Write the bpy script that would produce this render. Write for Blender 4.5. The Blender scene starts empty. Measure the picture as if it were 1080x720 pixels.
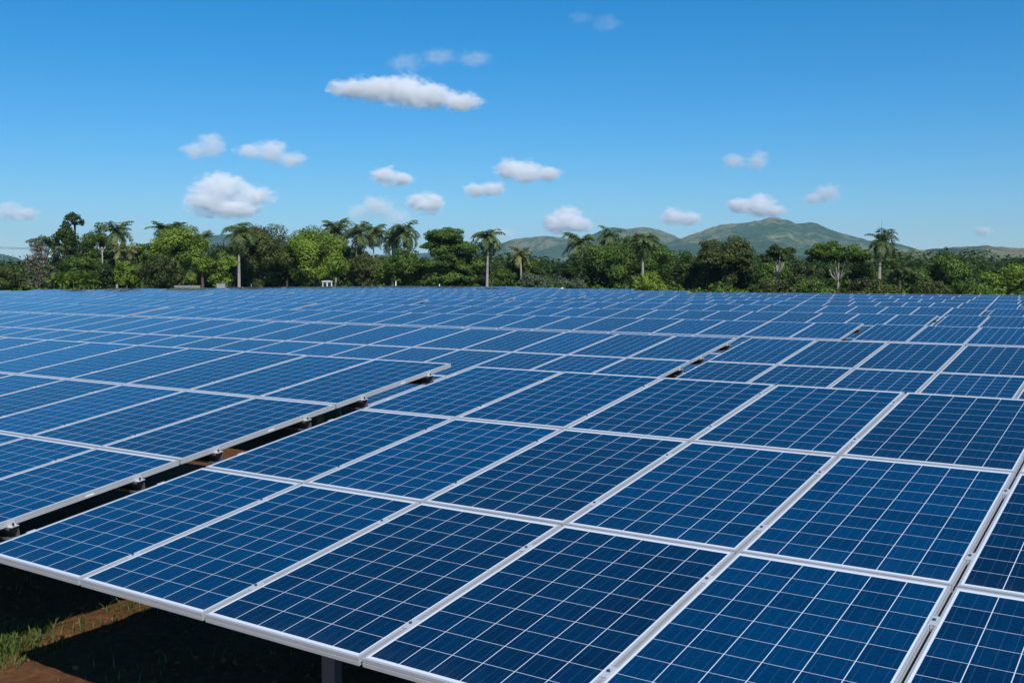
import bpy, bmesh, math, random
import numpy as np
from mathutils import Vector, Matrix
R = math.radians
sc = bpy.context.scene

# ------------------------------------------------------------------ camera, sky, sun, exposure
TILT = 0.14868
LOW = 1.05                                   # height of a table's low edge
CAM = np.array([5.98983, -3.16714, 1.60321 + LOW])
RIGHT = np.array([0.824735, 0.565519, 0.0])
DOWN = np.array([0.034913, -0.050916, -0.998092])
FWD = np.array([-0.56444, 0.823162, -0.061736])
FPX = 1089.57
cam_d = bpy.data.cameras.new('camera')
cam = bpy.data.objects.new('camera', cam_d)
sc.collection.objects.link(cam)
cam_d.sensor_width = 36.0
cam_d.lens = 36.0 * FPX / 1080.0
cam_d.clip_start = 0.05
cam_d.clip_end = 40000
m = Matrix.Identity(4)
for i in range(3):
    m[i][0] = RIGHT[i]; m[i][1] = -DOWN[i]; m[i][2] = -FWD[i]; m[i][3] = CAM[i]
cam.matrix_world = m
sc.camera = cam

SUN_EL = R(41.5)
SUN_AZ = math.atan2(0.77, -0.64)             # clockwise from +Y
SUN = Vector((math.sin(SUN_AZ) * math.cos(SUN_EL), math.cos(SUN_AZ) * math.cos(SUN_EL), math.sin(SUN_EL)))
world = bpy.data.worlds.new('World')
sc.world = world
world.use_nodes = True
wn, wl = world.node_tree.nodes, world.node_tree.links
wn.clear()
sky = wn.new('ShaderNodeTexSky')
sky.sky_type = 'NISHITA'
sky.sun_disc = False
sky.sun_elevation = SUN_EL
sky.sun_rotation = SUN_AZ
sky.altitude = 0
sky.air_density = 1.0
sky.dust_density = 0.3
sky.ozone_density = 10.0
hs = wn.new('ShaderNodeHueSaturation')
hs.inputs['Hue'].default_value = 0.493
hs.inputs['Saturation'].default_value = 1.24
hs.inputs['Value'].default_value = 1.0
bg = wn.new('ShaderNodeBackground')
bg.inputs['Strength'].default_value = 0.115
wo = wn.new('ShaderNodeOutputWorld')
wl.new(sky.outputs[0], hs.inputs['Color'])
wl.new(hs.outputs[0], bg.inputs['Color'])
wl.new(bg.outputs[0], wo.inputs['Surface'])

sun_d = bpy.data.lights.new('sun', 'SUN')
sun_d.energy = 4.4
sun_d.angle = R(0.5)
sun_d.color = (1.0, 0.955, 0.89)
sun = bpy.data.objects.new('sun', sun_d)
sc.collection.objects.link(sun)
sun.rotation_euler = SUN.to_track_quat('Z', 'Y').to_euler()
sun.location = SUN * 60

vs = sc.view_settings
vs.view_transform = 'Standard'; vs.look = 'None'; vs.exposure = 0.0; vs.gamma = 1.0
vs.use_curve_mapping = False
sc.cycles.use_denoising = True
sc.cycles.max_bounces = 26
sc.cycles.diffuse_bounces = 3
sc.cycles.glossy_bounces = 3
sc.cycles.transmission_bounces = 3
sc.cycles.volume_bounces = 24
sc.cycles.volume_max_steps = 128
sc.cycles.caustics_reflective = False
sc.cycles.caustics_refractive = False

random.seed(7)
rng = np.random.default_rng(7)

def at(u, v, depth):
    """the point at a pixel of the 1080 x 720 photograph, this many metres in front of the camera"""
    return CAM + depth * (FWD + RIGHT * (u - 540) / FPX + DOWN * (v - 360) / FPX)

# ------------------------------------------------------------------ materials
class NT:
    def __init__(s, name):
        s.mat = bpy.data.materials.new(name); s.mat.use_nodes = True
        s.n, s.l = s.mat.node_tree.nodes, s.mat.node_tree.links
        s.n.clear(); s.out = s.n.new('ShaderNodeOutputMaterial')
    def put(s, sock, v):
        if isinstance(v, bpy.types.NodeSocket): s.l.new(v, sock)
        elif v is not None: sock.default_value = v
    def m(s, op, a, b=None, c=None, clamp=False):
        n = s.n.new('ShaderNodeMath'); n.operation = op; n.use_clamp = clamp
        for k, v in enumerate((a, b, c)): s.put(n.inputs[k], v)
        return n.outputs[0]
    def vm(s, op, a, b=None):
        n = s.n.new('ShaderNodeVectorMath'); n.operation = op
        s.put(n.inputs[0], a); s.put(n.inputs[1], b)
        return n.outputs['Value'] if op in ('DISTANCE', 'LENGTH', 'DOT_PRODUCT') else n.outputs[0]
    def mix(s, f, a, b, blend='MIX'):
        n = s.n.new('ShaderNodeMix'); n.data_type = 'RGBA'; n.blend_type = blend
        s.put(n.inputs[0], f); s.put(n.inputs[6], a); s.put(n.inputs[7], b)
        return n.outputs[2]
    def noise(s, vec, scale, detail=3, rough=0.55):
        n = s.n.new('ShaderNodeTexNoise'); s.put(n.inputs['Vector'], vec)
        n.inputs['Scale'].default_value = scale; n.inputs['Detail'].default_value = detail
        n.inputs['Roughness'].default_value = rough
        return n.outputs[0]
    def white(s, vec):
        n = s.n.new('ShaderNodeTexWhiteNoise'); n.noise_dimensions = '3D'; s.put(n.inputs['Vector'], vec)
        return n.outputs[0]
    def ramp(s, f, *stops):
        n = s.n.new('ShaderNodeValToRGB'); s.put(n.inputs[0], f); e = n.color_ramp.elements
        while len(e) < len(stops): e.new(0.5)
        for k, (p, c) in enumerate(stops):
            e[k].position = p; e[k].color = (*c, 1) if len(c) == 3 else c
        return n.outputs[0]
    def maprange(s, v, a, b, c=0.0, d=1.0):
        n = s.n.new('ShaderNodeMapRange'); n.clamp = True
        s.put(n.inputs[0], v)
        for k, x in enumerate((a, b, c, d)): s.put(n.inputs[k + 1], x)
        return n.outputs[0]
    def coord(s, which='Object'):
        return s.n.new('ShaderNodeTexCoord').outputs[which]
    def bsdf(s, color, rough=0.6, metal=0.0, spec=0.5, normal=None, **kw):
        n = s.n.new('ShaderNodeBsdfPrincipled')
        s.put(n.inputs['Base Color'], (*color, 1) if isinstance(color, tuple) and len(color) == 3 else color)
        s.put(n.inputs['Roughness'], rough); s.put(n.inputs['Metallic'], metal)
        s.put(n.inputs['Specular IOR Level'], spec)
        if normal is not None: s.l.new(normal, n.inputs['Normal'])
        for k, v in kw.items(): s.put(n.inputs[k], v)
        s.l.new(n.outputs[0], s.out.inputs['Surface'])
        return n
    def bump(s, h, strength=0.4, dist=0.02):
        n = s.n.new('ShaderNodeBump'); s.put(n.inputs['Height'], h)
        n.inputs['Strength'].default_value = strength; n.inputs['Distance'].default_value = dist
        return n.outputs[0]

PX, PY = 1.012, 1.67          # panel pitch across and up the table
PW, PL = 0.992, 1.65          # panel size

def mat_cells():
    t = NT('solar_cells')
    co = t.coord('Object')
    sep = t.n.new('ShaderNodeSeparateXYZ'); t.l.new(co, sep.inputs[0])
    oi = t.n.new('ShaderNodeObjectInfo')
    xi = t.m('DIVIDE', sep.outputs[0], PX); yi = t.m('DIVIDE', sep.outputs[1], PY)
    px = t.m('MULTIPLY', t.m('FRACT', xi), PX); py = t.m('MULTIPLY', t.m('FRACT', yi), PY)
    cx = t.m('DIVIDE', t.m('SUBTRACT', px, 0.0205), 0.1585)
    cy = t.m('DIVIDE', t.m('SUBTRACT', py, 0.0315), 0.1587)
    fx = t.m('FRACT', cx); fy = t.m('FRACT', cy)
    ex = t.m('ABSOLUTE', t.m('SUBTRACT', fx, 0.5)); ey = t.m('ABSOLUTE', t.m('SUBTRACT', fy, 0.5))
    inx = t.m('COMPARE', cx, 3.0, 3.0); iny = t.m('COMPARE', cy, 5.0, 5.0)
    cell = t.m('MULTIPLY', t.m('MULTIPLY', t.m('LESS_THAN', ex, 0.4885), t.m('LESS_THAN', ey, 0.4925)), t.m('MULTIPLY', inx, iny))
    # three thin busbars along each cell
    bb = t.m('ABSOLUTE', t.m('SUBTRACT', t.m('FRACT', t.m('MULTIPLY', fx, 3.0)), 0.5))
    bus = t.m('MULTIPLY', t.m('LESS_THAN', bb, 0.014), cell)
    # tone: per panel, per cell, crystal grains
    pan = t.n.new('ShaderNodeCombineXYZ')
    t.put(pan.inputs[0], t.m('FLOOR', xi)); t.put(pan.inputs[1], t.m('FLOOR', yi)); t.put(pan.inputs[2], t.m('MULTIPLY', oi.outputs['Random'], 91.7))
    ce = t.n.new('ShaderNodeCombineXYZ')
    t.put(ce.inputs[0], t.m('FLOOR', cx)); t.put(ce.inputs[1], t.m('FLOOR', cy)); t.put(ce.inputs[2], t.white(pan.outputs[0]))
    geo0 = t.n.new('ShaderNodeNewGeometry')
    vor = t.n.new('ShaderNodeTexVoronoi'); vor.inputs['Scale'].default_value = 75
    t.l.new(co, vor.inputs['Vector'])
    sepc = t.n.new('ShaderNodeSeparateColor'); t.l.new(vor.outputs['Color'], sepc.inputs[0])
    prnd = t.white(pan.outputs[0])
    tone = t.m('ADD', t.m('MULTIPLY', t.white(ce.outputs[0]), 0.26), t.m('MULTIPLY', sepc.outputs[0], 0.28))
    edge = t.m('MULTIPLY', t.maprange(py, 0.16, 0.012), t.maprange(t.noise(geo0.outputs['Position'], 9, 4, 0.7), 0.35, 0.75))
    tone = t.m('ADD', tone, t.m('MULTIPLY', prnd, 0.54))
    col = t.ramp(tone, (0.0, (0.0010, 0.006, 0.022)), (0.5, (0.0002, 0.019, 0.060)), (1.0, (0.0001, 0.042, 0.124)))
    col = t.mix(bus, col, (0.04, 0.09, 0.18, 1))
    col = t.mix(cell, (0.78, 0.80, 0.82, 1), col)
    # a light film of dust, thicker in drifts
    geo = t.n.new('ShaderNodeNewGeometry')
    d1 = t.noise(geo.outputs['Position'], 1.3, 4, 0.6)
    d2 = t.noise(geo.outputs['Position'], 38, 3, 0.7)
    dust = t.m('MULTIPLY', t.maprange(d1, 0.45, 0.9, 0.0, 0.006), t.maprange(d2, 0.3, 0.75, 0.35, 1.25))
    dust = t.m('ADD', dust, t.m('MULTIPLY', edge, 0.055))
    col = t.mix(dust, col, (0.30, 0.27, 0.24, 1))
    rough = t.m('ADD', t.m('MULTIPLY', d1, 0.10), 0.045)
    t.bsdf(col, rough, 0.0, 0.58)
    return t.mat

def mat_alu(name, base, metal=0.35, rough=0.42):
    t = NT(name)
    geo = t.n.new('ShaderNodeNewGeometry')
    n1 = t.noise(geo.outputs['Position'], 3.0, 4); n2 = t.noise(geo.outputs['Position'], 60, 3)
    f = t.m('ADD', t.m('MULTIPLY', n1, 0.6), t.m('MULTIPLY', n2, 0.4))
    c = t.ramp(f, (0.3, tuple(b * 0.84 for b in base)), (0.7, base))
    t.bsdf(c, t.m('ADD', t.m('MULTIPLY', n2, 0.15), rough - 0.08), metal, 0.5)
    return t.mat

def mat_plain(name, c, rough=0.7, var=0.25, scale=4.0, metal=0.0):
    t = NT(name)
    n = t.noise(t.coord('Object'), scale, 4, 0.6)
    col = t.ramp(n, (0.3, tuple(x * (1 - var) for x in c)), (0.7, tuple(min(1, x * (1 + var)) for x in c)))
    t.bsdf(col, rough, metal, 0.3)
    return t.mat

def mat_leaf(name, a, b, scale=0.5, trans=0.25):
    t = NT(name)
    geo = t.n.new('ShaderNodeNewGeometry')
    n1 = t.noise(geo.outputs['Position'], scale, 3, 0.6)
    n2 = geo.outputs['Random Per Island']
    f = t.m('ADD', t.m('MULTIPLY', n1, 0.82), t.m('MULTIPLY', n2, 0.18))
    col = t.ramp(f, (0.32, a), (0.68, b))
    n = t.bsdf(col, 0.5, 0.0, 0.25)
    tr = t.n.new('ShaderNodeBsdfTranslucent')
    t.l.new(t.mix(0.5, col, (0.10, 0.16, 0.01, 1)), tr.inputs['Color'])
    ms = t.n.new('ShaderNodeMixShader'); ms.inputs[0].default_value = trans
    t.l.new(n.outputs[0], ms.inputs[1]); t.l.new(tr.outputs[0], ms.inputs[2])
    t.l.new(ms.outputs[0], t.out.inputs['Surface'])
    return t.mat

CELLS = mat_cells()
ALU = mat_alu('anodised_frame', (0.60, 0.615, 0.625), 0.30, 0.38)
STEEL = mat_alu('galvanised_steel', (0.22, 0.235, 0.25), 0.5, 0.45)
CLAMP = mat_alu('clamp_aluminium', (0.78, 0.79, 0.80), 0.35, 0.35)
BOLT = mat_alu('bolt_steel', (0.10, 0.10, 0.11), 0.6, 0.4)
STICKER = mat_plain('white_sticker', (0.8, 0.8, 0.8), 0.5, 0.05)

# ------------------------------------------------------------------ mesh helpers
def link(o, parent=None):
    sc.collection.objects.link(o)
    if parent: o.parent = parent
    return o
def mesh_from(name, verts, faces, mats, mi=None, smooth=False):
    me = bpy.data.meshes.new(name)
    me.from_pydata([tuple(v) for v in verts], [], [tuple(f) for f in faces])
    for x in (mats if isinstance(mats, (list, tuple)) else [mats]): me.materials.append(x)
    if mi is not None: me.polygons.foreach_set('material_index', mi)
    if smooth: me.polygons.foreach_set('use_smooth', [True] * len(me.polygons))
    me.update()
    return me
def obj(name, me, parent=None, loc=None):
    o = bpy.data.objects.new(name, me)
    if loc is not None: o.location = loc
    return link(o, parent)
def thing(name, label, cat, loc=(0, 0, 0), rot=(0, 0, 0), group=None):
    o = bpy.data.objects.new(name, None); link(o)
    o.empty_display_size = 0.2
    o.location = loc; o.rotation_euler = rot
    o['label'] = label; o['category'] = cat
    if group: o['group'] = group
    return o
def tag(o, label, cat, group=None, kind=None):
    if label: o['label'] = label
    if cat: o['category'] = cat
    if group: o['group'] = group
    if kind: o['kind'] = kind
    return o
class MB:
    """collects boxes, prisms and tubes into one mesh"""
    def __init__(s): s.v, s.f = [], []
    def box(s, x0, x1, y0, y1, z0, z1):
        b = len(s.v)
        s.v += [(x0, y0, z0), (x1, y0, z0), (x1, y1, z0), (x0, y1, z0), (x0, y0, z1), (x1, y0, z1), (x1, y1, z1), (x0, y1, z1)]
        s.f += [tuple(b + i for i in q) for q in ((3, 2, 1, 0), (4, 5, 6, 7), (0, 1, 5, 4), (1, 2, 6, 5), (2, 3, 7, 6), (3, 0, 4, 7))]
        return s
    def extrude(s, prof, a, b, right, up):
        """a closed 2D profile swept straight from a to b"""
        a, b, right, up = (np.array(q, float) for q in (a, b, right, up))
        n = len(prof); k = len(s.v)
        for e in (a, b):
            s.v += [tuple(e + right * p + up * q) for p, q in prof]
        s.f += [(k + i, k + (i + 1) % n, k + n + (i + 1) % n, k + n + i) for i in range(n)]
        s.f += [tuple(k + i for i in range(n))[::-1], tuple(k + n + i for i in range(n))]
        return s
    def tube(s, pts, rad, n=7):
        pts = [np.array(p, float) for p in pts]; k = len(s.v)
        for i, p in enumerate(pts):
            d = pts[min(i + 1, len(pts) - 1)] - pts[max(i - 1, 0)]
            d = d / (np.linalg.norm(d) + 1e-9)
            a = np.cross(d, (0, 0, 1.0) if abs(d[2]) < 0.9 else (1.0, 0, 0)); a /= np.linalg.norm(a); b = np.cross(d, a)
            r = rad[i] if hasattr(rad, '__len__') else rad
            s.v += [tuple(p + r * (a * math.cos(2 * math.pi * j / n) + b * math.sin(2 * math.pi * j / n))) for j in range(n)]
        for i in range(len(pts) - 1):
            for j in range(n):
                s.f.append((k + i * n + j, k + i * n + (j + 1) % n, k + (i + 1) * n + (j + 1) % n, k + (i + 1) * n + j))
        s.f.append(tuple(k + j for j in range(n))[::-1])
        s.f.append(tuple(k + (len(pts) - 1) * n + j for j in range(n)))
        return s
    def mesh(s, name, mat, smooth=False): return mesh_from(name, s.v, s.f, mat, smooth=smooth)
    def build(s, name, mat, parent=None, smooth=False): return obj(name, s.mesh(name, mat, smooth), parent)

# ------------------------------------------------------------------ ground, hills
def hash_noise(x, y, seed=0):
    xi, yi = np.floor(x).astype(np.int64), np.floor(y).astype(np.int64)
    fx, fy = x - xi, y - yi
    fx = fx * fx * (3 - 2 * fx); fy = fy * fy * (3 - 2 * fy)
    def h(a, b):
        n = (a * 374761393 + b * 668265263 + seed * 974711) & 0x7fffffff
        n = ((n ^ (n >> 13)) * 1274126177) & 0x7fffffff
        return ((n ^ (n >> 16)) & 0xffff) / 65535.0
    return (h(xi, yi) * (1 - fx) + h(xi + 1, yi) * fx) * (1 - fy) + (h(xi, yi + 1) * (1 - fx) + h(xi + 1, yi + 1) * fx) * fy
def fbm(x, y, oct=4, seed=0):
    s, a = 0, 0.5
    for k in range(oct):
        s = s + a * hash_noise(x * 2 ** k, y * 2 ** k, seed + k); a *= 0.5
    return s

def ground_h(x, y):
    near = np.exp(-((x + 1) ** 2 + (y - 2) ** 2) / 60.0)
    return near * ((fbm(x * 1.1, y * 1.1, 4, 3) - 0.47) * 0.10 + (fbm(x * 9, y * 9, 3, 9) - 0.44) * 0.05)

def grid_lines(lo, hi, step, far):
    a = list(np.arange(lo, hi + 1e-6, step)); s = step
    while a[-1] < far: s *= 1.32; a.append(min(a[-1] + s, far))
    s = step
    while a[0] > -far: s *= 1.32; a.insert(0, max(a[0] - s, -far))
    return np.array(a)
gx = grid_lines(-3.2, 2.4, 0.035, 6500); gy = grid_lines(-1.2, 4.6, 0.035, 6500)
GX, GY = np.meshgrid(gx, gy); GZ = ground_h(GX, GY)
nx, ny = len(gx), len(gy)
gv = np.stack([GX, GY, GZ], -1).reshape(-1, 3)
gf = [(j * nx + i, j * nx + i + 1, (j + 1) * nx + i + 1, (j + 1) * nx + i) for j in range(ny - 1) for i in range(nx - 1)]
t = NT('red_brown_earth')
geo = t.n.new('ShaderNodeNewGeometry'); P = geo.outputs['Position']
n1 = t.noise(P, 0.8, 5, 0.6); n2 = t.noise(P, 14, 5, 0.65); n3 = t.noise(P, 120, 3, 0.7)
f = t.m('ADD', t.m('MULTIPLY', n1, 0.3), t.m('ADD', t.m('MULTIPLY', n2, 0.4), t.m('MULTIPLY', n3, 0.3)))
earth = t.ramp(f, (0.32, (0.045, 0.021, 0.009)), (0.5, (0.125, 0.057, 0.025)), (0.7, (0.235, 0.125, 0.062)))
grassy = t.ramp(t.noise(P, 0.05, 5), (0.3, (0.035, 0.06, 0.015)), (0.7, (0.09, 0.11, 0.03)))
dist = t.vm('LENGTH', t.vm('MULTIPLY', P, (1, 1, 0)))
t.bsdf(t.mix(t.maprange(dist, 85, 110), earth, grassy), 0.95, 0, 0.1, normal=t.bump(f, 0.6, 0.03))
tag(obj('ground', mesh_from('ground', gv, gf, t.mat, smooth=True)), 'red-brown earth under the solar tables, grassy beyond them', None, kind='structure')

t = NT('hill_slopes')
geo = t.n.new('ShaderNodeNewGeometry'); P = geo.outputs['Position']
a = t.noise(P, 0.0035, 6, 0.62); b = t.noise(P, 0.02, 5, 0.65); c_ = t.noise(P, 0.0018, 4, 0.5); dots = t.noise(P, 0.055, 4, 0.7)
forest = t.ramp(t.m('ADD', t.m('MULTIPLY', b, 0.5), t.m('MULTIPLY', dots, 0.5)), (0.36, (0.020, 0.060, 0.030)), (0.64, (0.095, 0.170, 0.065)))
meadow = t.ramp(b, (0.35, (0.14, 0.17, 0.06)), (0.65, (0.28, 0.255, 0.13)))
sepz = t.n.new('ShaderNodeSeparateXYZ'); t.l.new(P, sepz.inputs[0])
hi = t.maprange(sepz.outputs[2], 90, 220, -0.03, 0.075)
mk = t.maprange(t.m('ADD', t.m('ADD', t.m('MULTIPLY', a, 0.8), t.m('MULTIPLY', c_, 0.3)), t.m('ADD', hi, t.m('MULTIPLY', t.m('SUBTRACT', b, 0.5), 0.34))), 0.555, 0.625)
t.bsdf(t.mix(t.m('MULTIPLY', mk, t.maprange(dots, 0.38, 0.5, 0.35, 1.0)), forest, meadow), 1.0, 0, 0.0, normal=t.bump(t.m('ADD', b, t.m('MULTIPLY', dots, 0.7)), 1.0, 26.0))
HILL = t.mat
t = NT('grazed_hill_slopes')
geo = t.n.new('ShaderNodeNewGeometry'); P = geo.outputs['Position']
a = t.noise(P, 0.005, 6, 0.6); b = t.noise(P, 0.03, 5, 0.65)
forest = t.ramp(b, (0.35, (0.02, 0.05, 0.02)), (0.7, (0.05, 0.085, 0.03)))
meadow = t.ramp(b, (0.3, (0.13, 0.14, 0.055)), (0.7, (0.23, 0.19, 0.11)))
t.bsdf(t.mix(t.maprange(a, 0.44, 0.56), forest, meadow), 1.0, 0, 0.0, normal=t.bump(b, 1.0, 10.0))
HILL2 = t.mat

def hills(name, label, ridge, depth, front, back, mat, seed, rough=0.05):
    """a range whose skyline follows the ridge heights; it has a near slope and a far slope"""
    us = np.linspace(ridge[0][0], ridge[-1][0], 360)
    top = np.interp(us, [r[0] for r in ridge], [r[1] for r in ridge])
    k = np.exp(-np.linspace(-2, 2, 9) ** 2); k /= k.sum()
    top = np.convolve(np.pad(top, 4, 'edge'), k, 'valid')
    H = (292.6 - top) / FPX * depth + CAM[2]
    H = H * (1 + 0.045 * (fbm(us / 9.0, us * 0 + seed, 4, seed) - 0.47))
    ss = np.concatenate([np.linspace(-1, 0, 46), np.linspace(0.04, 1, 16)])
    V = []
    for s in ss:
        d = depth + (s * front if s < 0 else s * back)
        ridged = 1 - np.abs(s) ** (0.85 if s < 0 else 1.4)
        dirs = FWD[None, :2] + RIGHT[None, :2] * (us[:, None] - 540) / FPX
        xy = CAM[None, :2] + dirs * d
        # spurs and gullies running down the slope, stronger away from the skyline
        wv = fbm(xy[:, 0] / (depth * 0.11) + seed, xy[:, 1] / (depth * 0.11), 4, seed) - 0.47
        fine = fbm(xy[:, 0] / (depth * 0.008), xy[:, 1] / (depth * 0.008), 3, seed + 4) - 0.44
        damp = min(1.0, abs(s) * 5)
        z = np.minimum(H * ridged * (1 + wv * 1.7 * damp), H * (1 - 0.30 * abs(s))) + fine * H.max() * rough + H * (1 - ridged) * 0.0
        z = z - (abs(s) > 0.985) * 6
        V += [(x, y, zz) for (x, y), zz in zip(xy, np.maximum(z, -0.8))]
    n = len(us)
    F = [(j * n + i, j * n + i + 1, (j + 1) * n + i + 1, (j + 1) * n + i) for j in range(len(ss) - 1) for i in range(n - 1)]
    return tag(obj(name, mesh_from(name, V, F, mat, smooth=True)), label, None, kind='structure')

hills('hills', 'long blue-green forested range behind the trees left of the main peak',
      [(-420, 268), (-300, 262), (-150, 270), (-60, 268), (0, 267), (12, 270), (40, 279), (90, 276), (150, 262), (200, 250), (240, 247), (285, 250), (330, 262), (375, 270), (440, 268), (500, 262),
       (525, 258), (545, 253), (562, 250.5), (582, 250), (598, 253), (614, 252.5), (630, 246), (645, 240.5), (656, 243.5), (668, 241.5), (680, 240.5), (694, 243), (708, 249), (722, 254), (760, 268), (840, 280), (900, 286)],
      4600, 1500, 900, HILL, 11)
hills('hills', 'highest green mountain with bare tan patches on its summit',
      [(600, 288), (650, 276), (690, 262), (712, 252.5), (730, 247.5), (744, 242), (756, 238.5), (768, 236.5), (782, 235), (798, 233), (812, 230.2), (824, 231), (834, 234.5), (842, 236.5), (852, 234.8), (862, 237.5), (872, 242), (890, 247.5), (910, 252.5), (930, 256.5), (948, 258), (962, 262), (990, 270), (1040, 276), (1150, 280), (1300, 286)],
      3900, 1500, 900, HILL, 23)
hills('hills', 'low grazed hills with tan grass at the right edge',
      [(850, 287), (900, 278), (940, 268), (962, 265), (976, 264), (990, 262), (1005, 261), (1020, 260.5), (1036, 259.3), (1050, 260.5), (1070, 261.8), (1090, 262), (1150, 258), (1250, 264), (1400, 272)],
      2500, 900, 600, HILL2, 37, 0.045)

# ------------------------------------------------------------------ solar tables
def frame_mesh():
    prof = [(0, -0.040), (0, -0.0225), (0.0014, -0.0215), (0.0014, -0.0185), (0, -0.0175), (0, -0.0012), (0.0012, 0), (0.0108, 0), (0.011, -0.0004), (0.011, -0.007), (0.0025, -0.007), (0.0025, -0.038), (0.022, -0.038), (0.022, -0.040)]
    V, F, n = [], [], len(prof)
    for cx, cy, sx, sy in ((0, 0, 1, 1), (PW, 0, -1, 1), (PW, PL, -1, -1), (0, PL, 1, -1)):
        V += [(cx + sx * p, cy + sy * p, z) for p, z in prof]
    for k in range(4):
        for i in range(n):
            F.append((k * n + i, k * n + (i + 1) % n, ((k + 1) % 4) * n + (i + 1) % n, ((k + 1) % 4) * n + i))
    return mesh_from('panel_frame', V, F, ALU)
FRAME = frame_mesh()
b = MB().box(0.0112, PW - 0.0112, 0.0112, PL - 0.0112, -0.0065, -0.0020)
GLASS = b.mesh('solar_panel', CELLS)

def sheet_mesh(name, cols, rows):
    """panels with frames and gaps as one closed slab: for panels too far away to show their frames' thickness"""
    def lines(n, pitch, size):
        L, kind = [0.0], []
        for i in range(n):
            o = i * pitch
            L += [o + 0.011, o + size - 0.011, o + size]; kind += ['f', 'g', 'f']
            if i < n - 1: L.append((i + 1) * pitch); kind.append('x')
        return L, kind
    lx, kx = lines(cols, PX, PW); ly, ky = lines(rows, PY, PL)
    n, mm = len(lx), len(ly)
    V = [(x, y, 0) for y in ly for x in lx]
    F, MI = [], []
    for j in range(mm - 1):
        for i in range(n - 1):
            F.append((j * n + i, j * n + i + 1, (j + 1) * n + i + 1, (j + 1) * n + i))
            k = kx[i] + ky[j]
            MI.append(2 if 'x' in k else (0 if k == 'gg' else 1))
    base = len(V)
    ring = [i for i in range(n)] + [j * n + n - 1 for j in range(1, mm)] + [(mm - 1) * n + i for i in range(n - 2, -1, -1)] + [j * n for j in range(mm - 2, 0, -1)]
    V += [(V[q][0], V[q][1], -0.04) for q in ring]
    r = len(ring)
    for q in range(r):
        F.append((ring[(q + 1) % r], ring[q], base + q, base + (q + 1) % r)); MI.append(1)
    F.append(tuple(base + q for q in range(r))[::-1]); MI.append(1)
    return mesh_from(name, V, F, [CELLS, ALU, STEEL], MI)
PANEL_ONE = sheet_mesh('solar_panel', 1, 1)

RAIL_Y = (0.20, 0.78)
def rail_mesh(L):
    # open C section 42 x 100 mm
    p = [(0.030, 0), (-0.035, 0), (-0.035, -0.016), (-0.032, -0.016), (-0.032, -0.003), (0.027, -0.003), (0.027, -0.084), (-0.032, -0.084), (-0.032, -0.072), (-0.035, -0.072), (-0.035, -0.087), (0.030, -0.087)][::-1]
    return MB().extrude(p, (-0.03, 0, -0.0405), (L + 0.03, 0, -0.0405), (0, 1, 0), (0, 0, 1)).mesh('rail', STEEL)
def post_mesh(h):
    p = [(-0.05, -0.03), (0.05, -0.03), (0.05, 0.03), (0.035, 0.03), (0.035, -0.02), (-0.035, -0.02), (-0.035, 0.03), (-0.05, 0.03)]
    return MB().extrude(p, (0, 0, 0), (0, 0, -h), (1, 0, 0), (0, 1, 0)).mesh('post', STEEL)
CL = MB()
CL.box(-0.0165, 0.0165, -0.042, 0.042, 0.0012, 0.0048).box(-0.0085, 0.0085, -0.040, 0.040, -0.03, 0.0008)
CLAMPM = CL.mesh('mid_clamp', CLAMP)
BM_ = MB(); BM_.tube([(0, 0, 0.0050), (0, 0, 0.0120)], 0.0075, 6)
BOLTM = BM_.mesh('bolt', BOLT)
EC = MB()
EC.extrude([(-0.012, 0.003), (0.006, 0.003), (0.006, -0.037), (0.045, -0.037), (0.045, -0.041), (0.002, -0.041), (0.002, -0.0012), (-0.012, -0.0012)][::-1], (0, -0.028, 0), (0, 0.028, 0), (1, 0, 0), (0, 0, 1))
ENDM = EC.mesh('end_clamp', CLAMP)
EB = MB(); EB.tube([(0.026, 0, -0.0365), (0.026, 0, -0.018)], 0.008, 6)
ENDB = EB.mesh('bolt', BOLT)
_rails, _posts = {}, {}

def cached(d, k, fn):
    if k not in d: d[k] = fn()
    return d[k]

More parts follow.
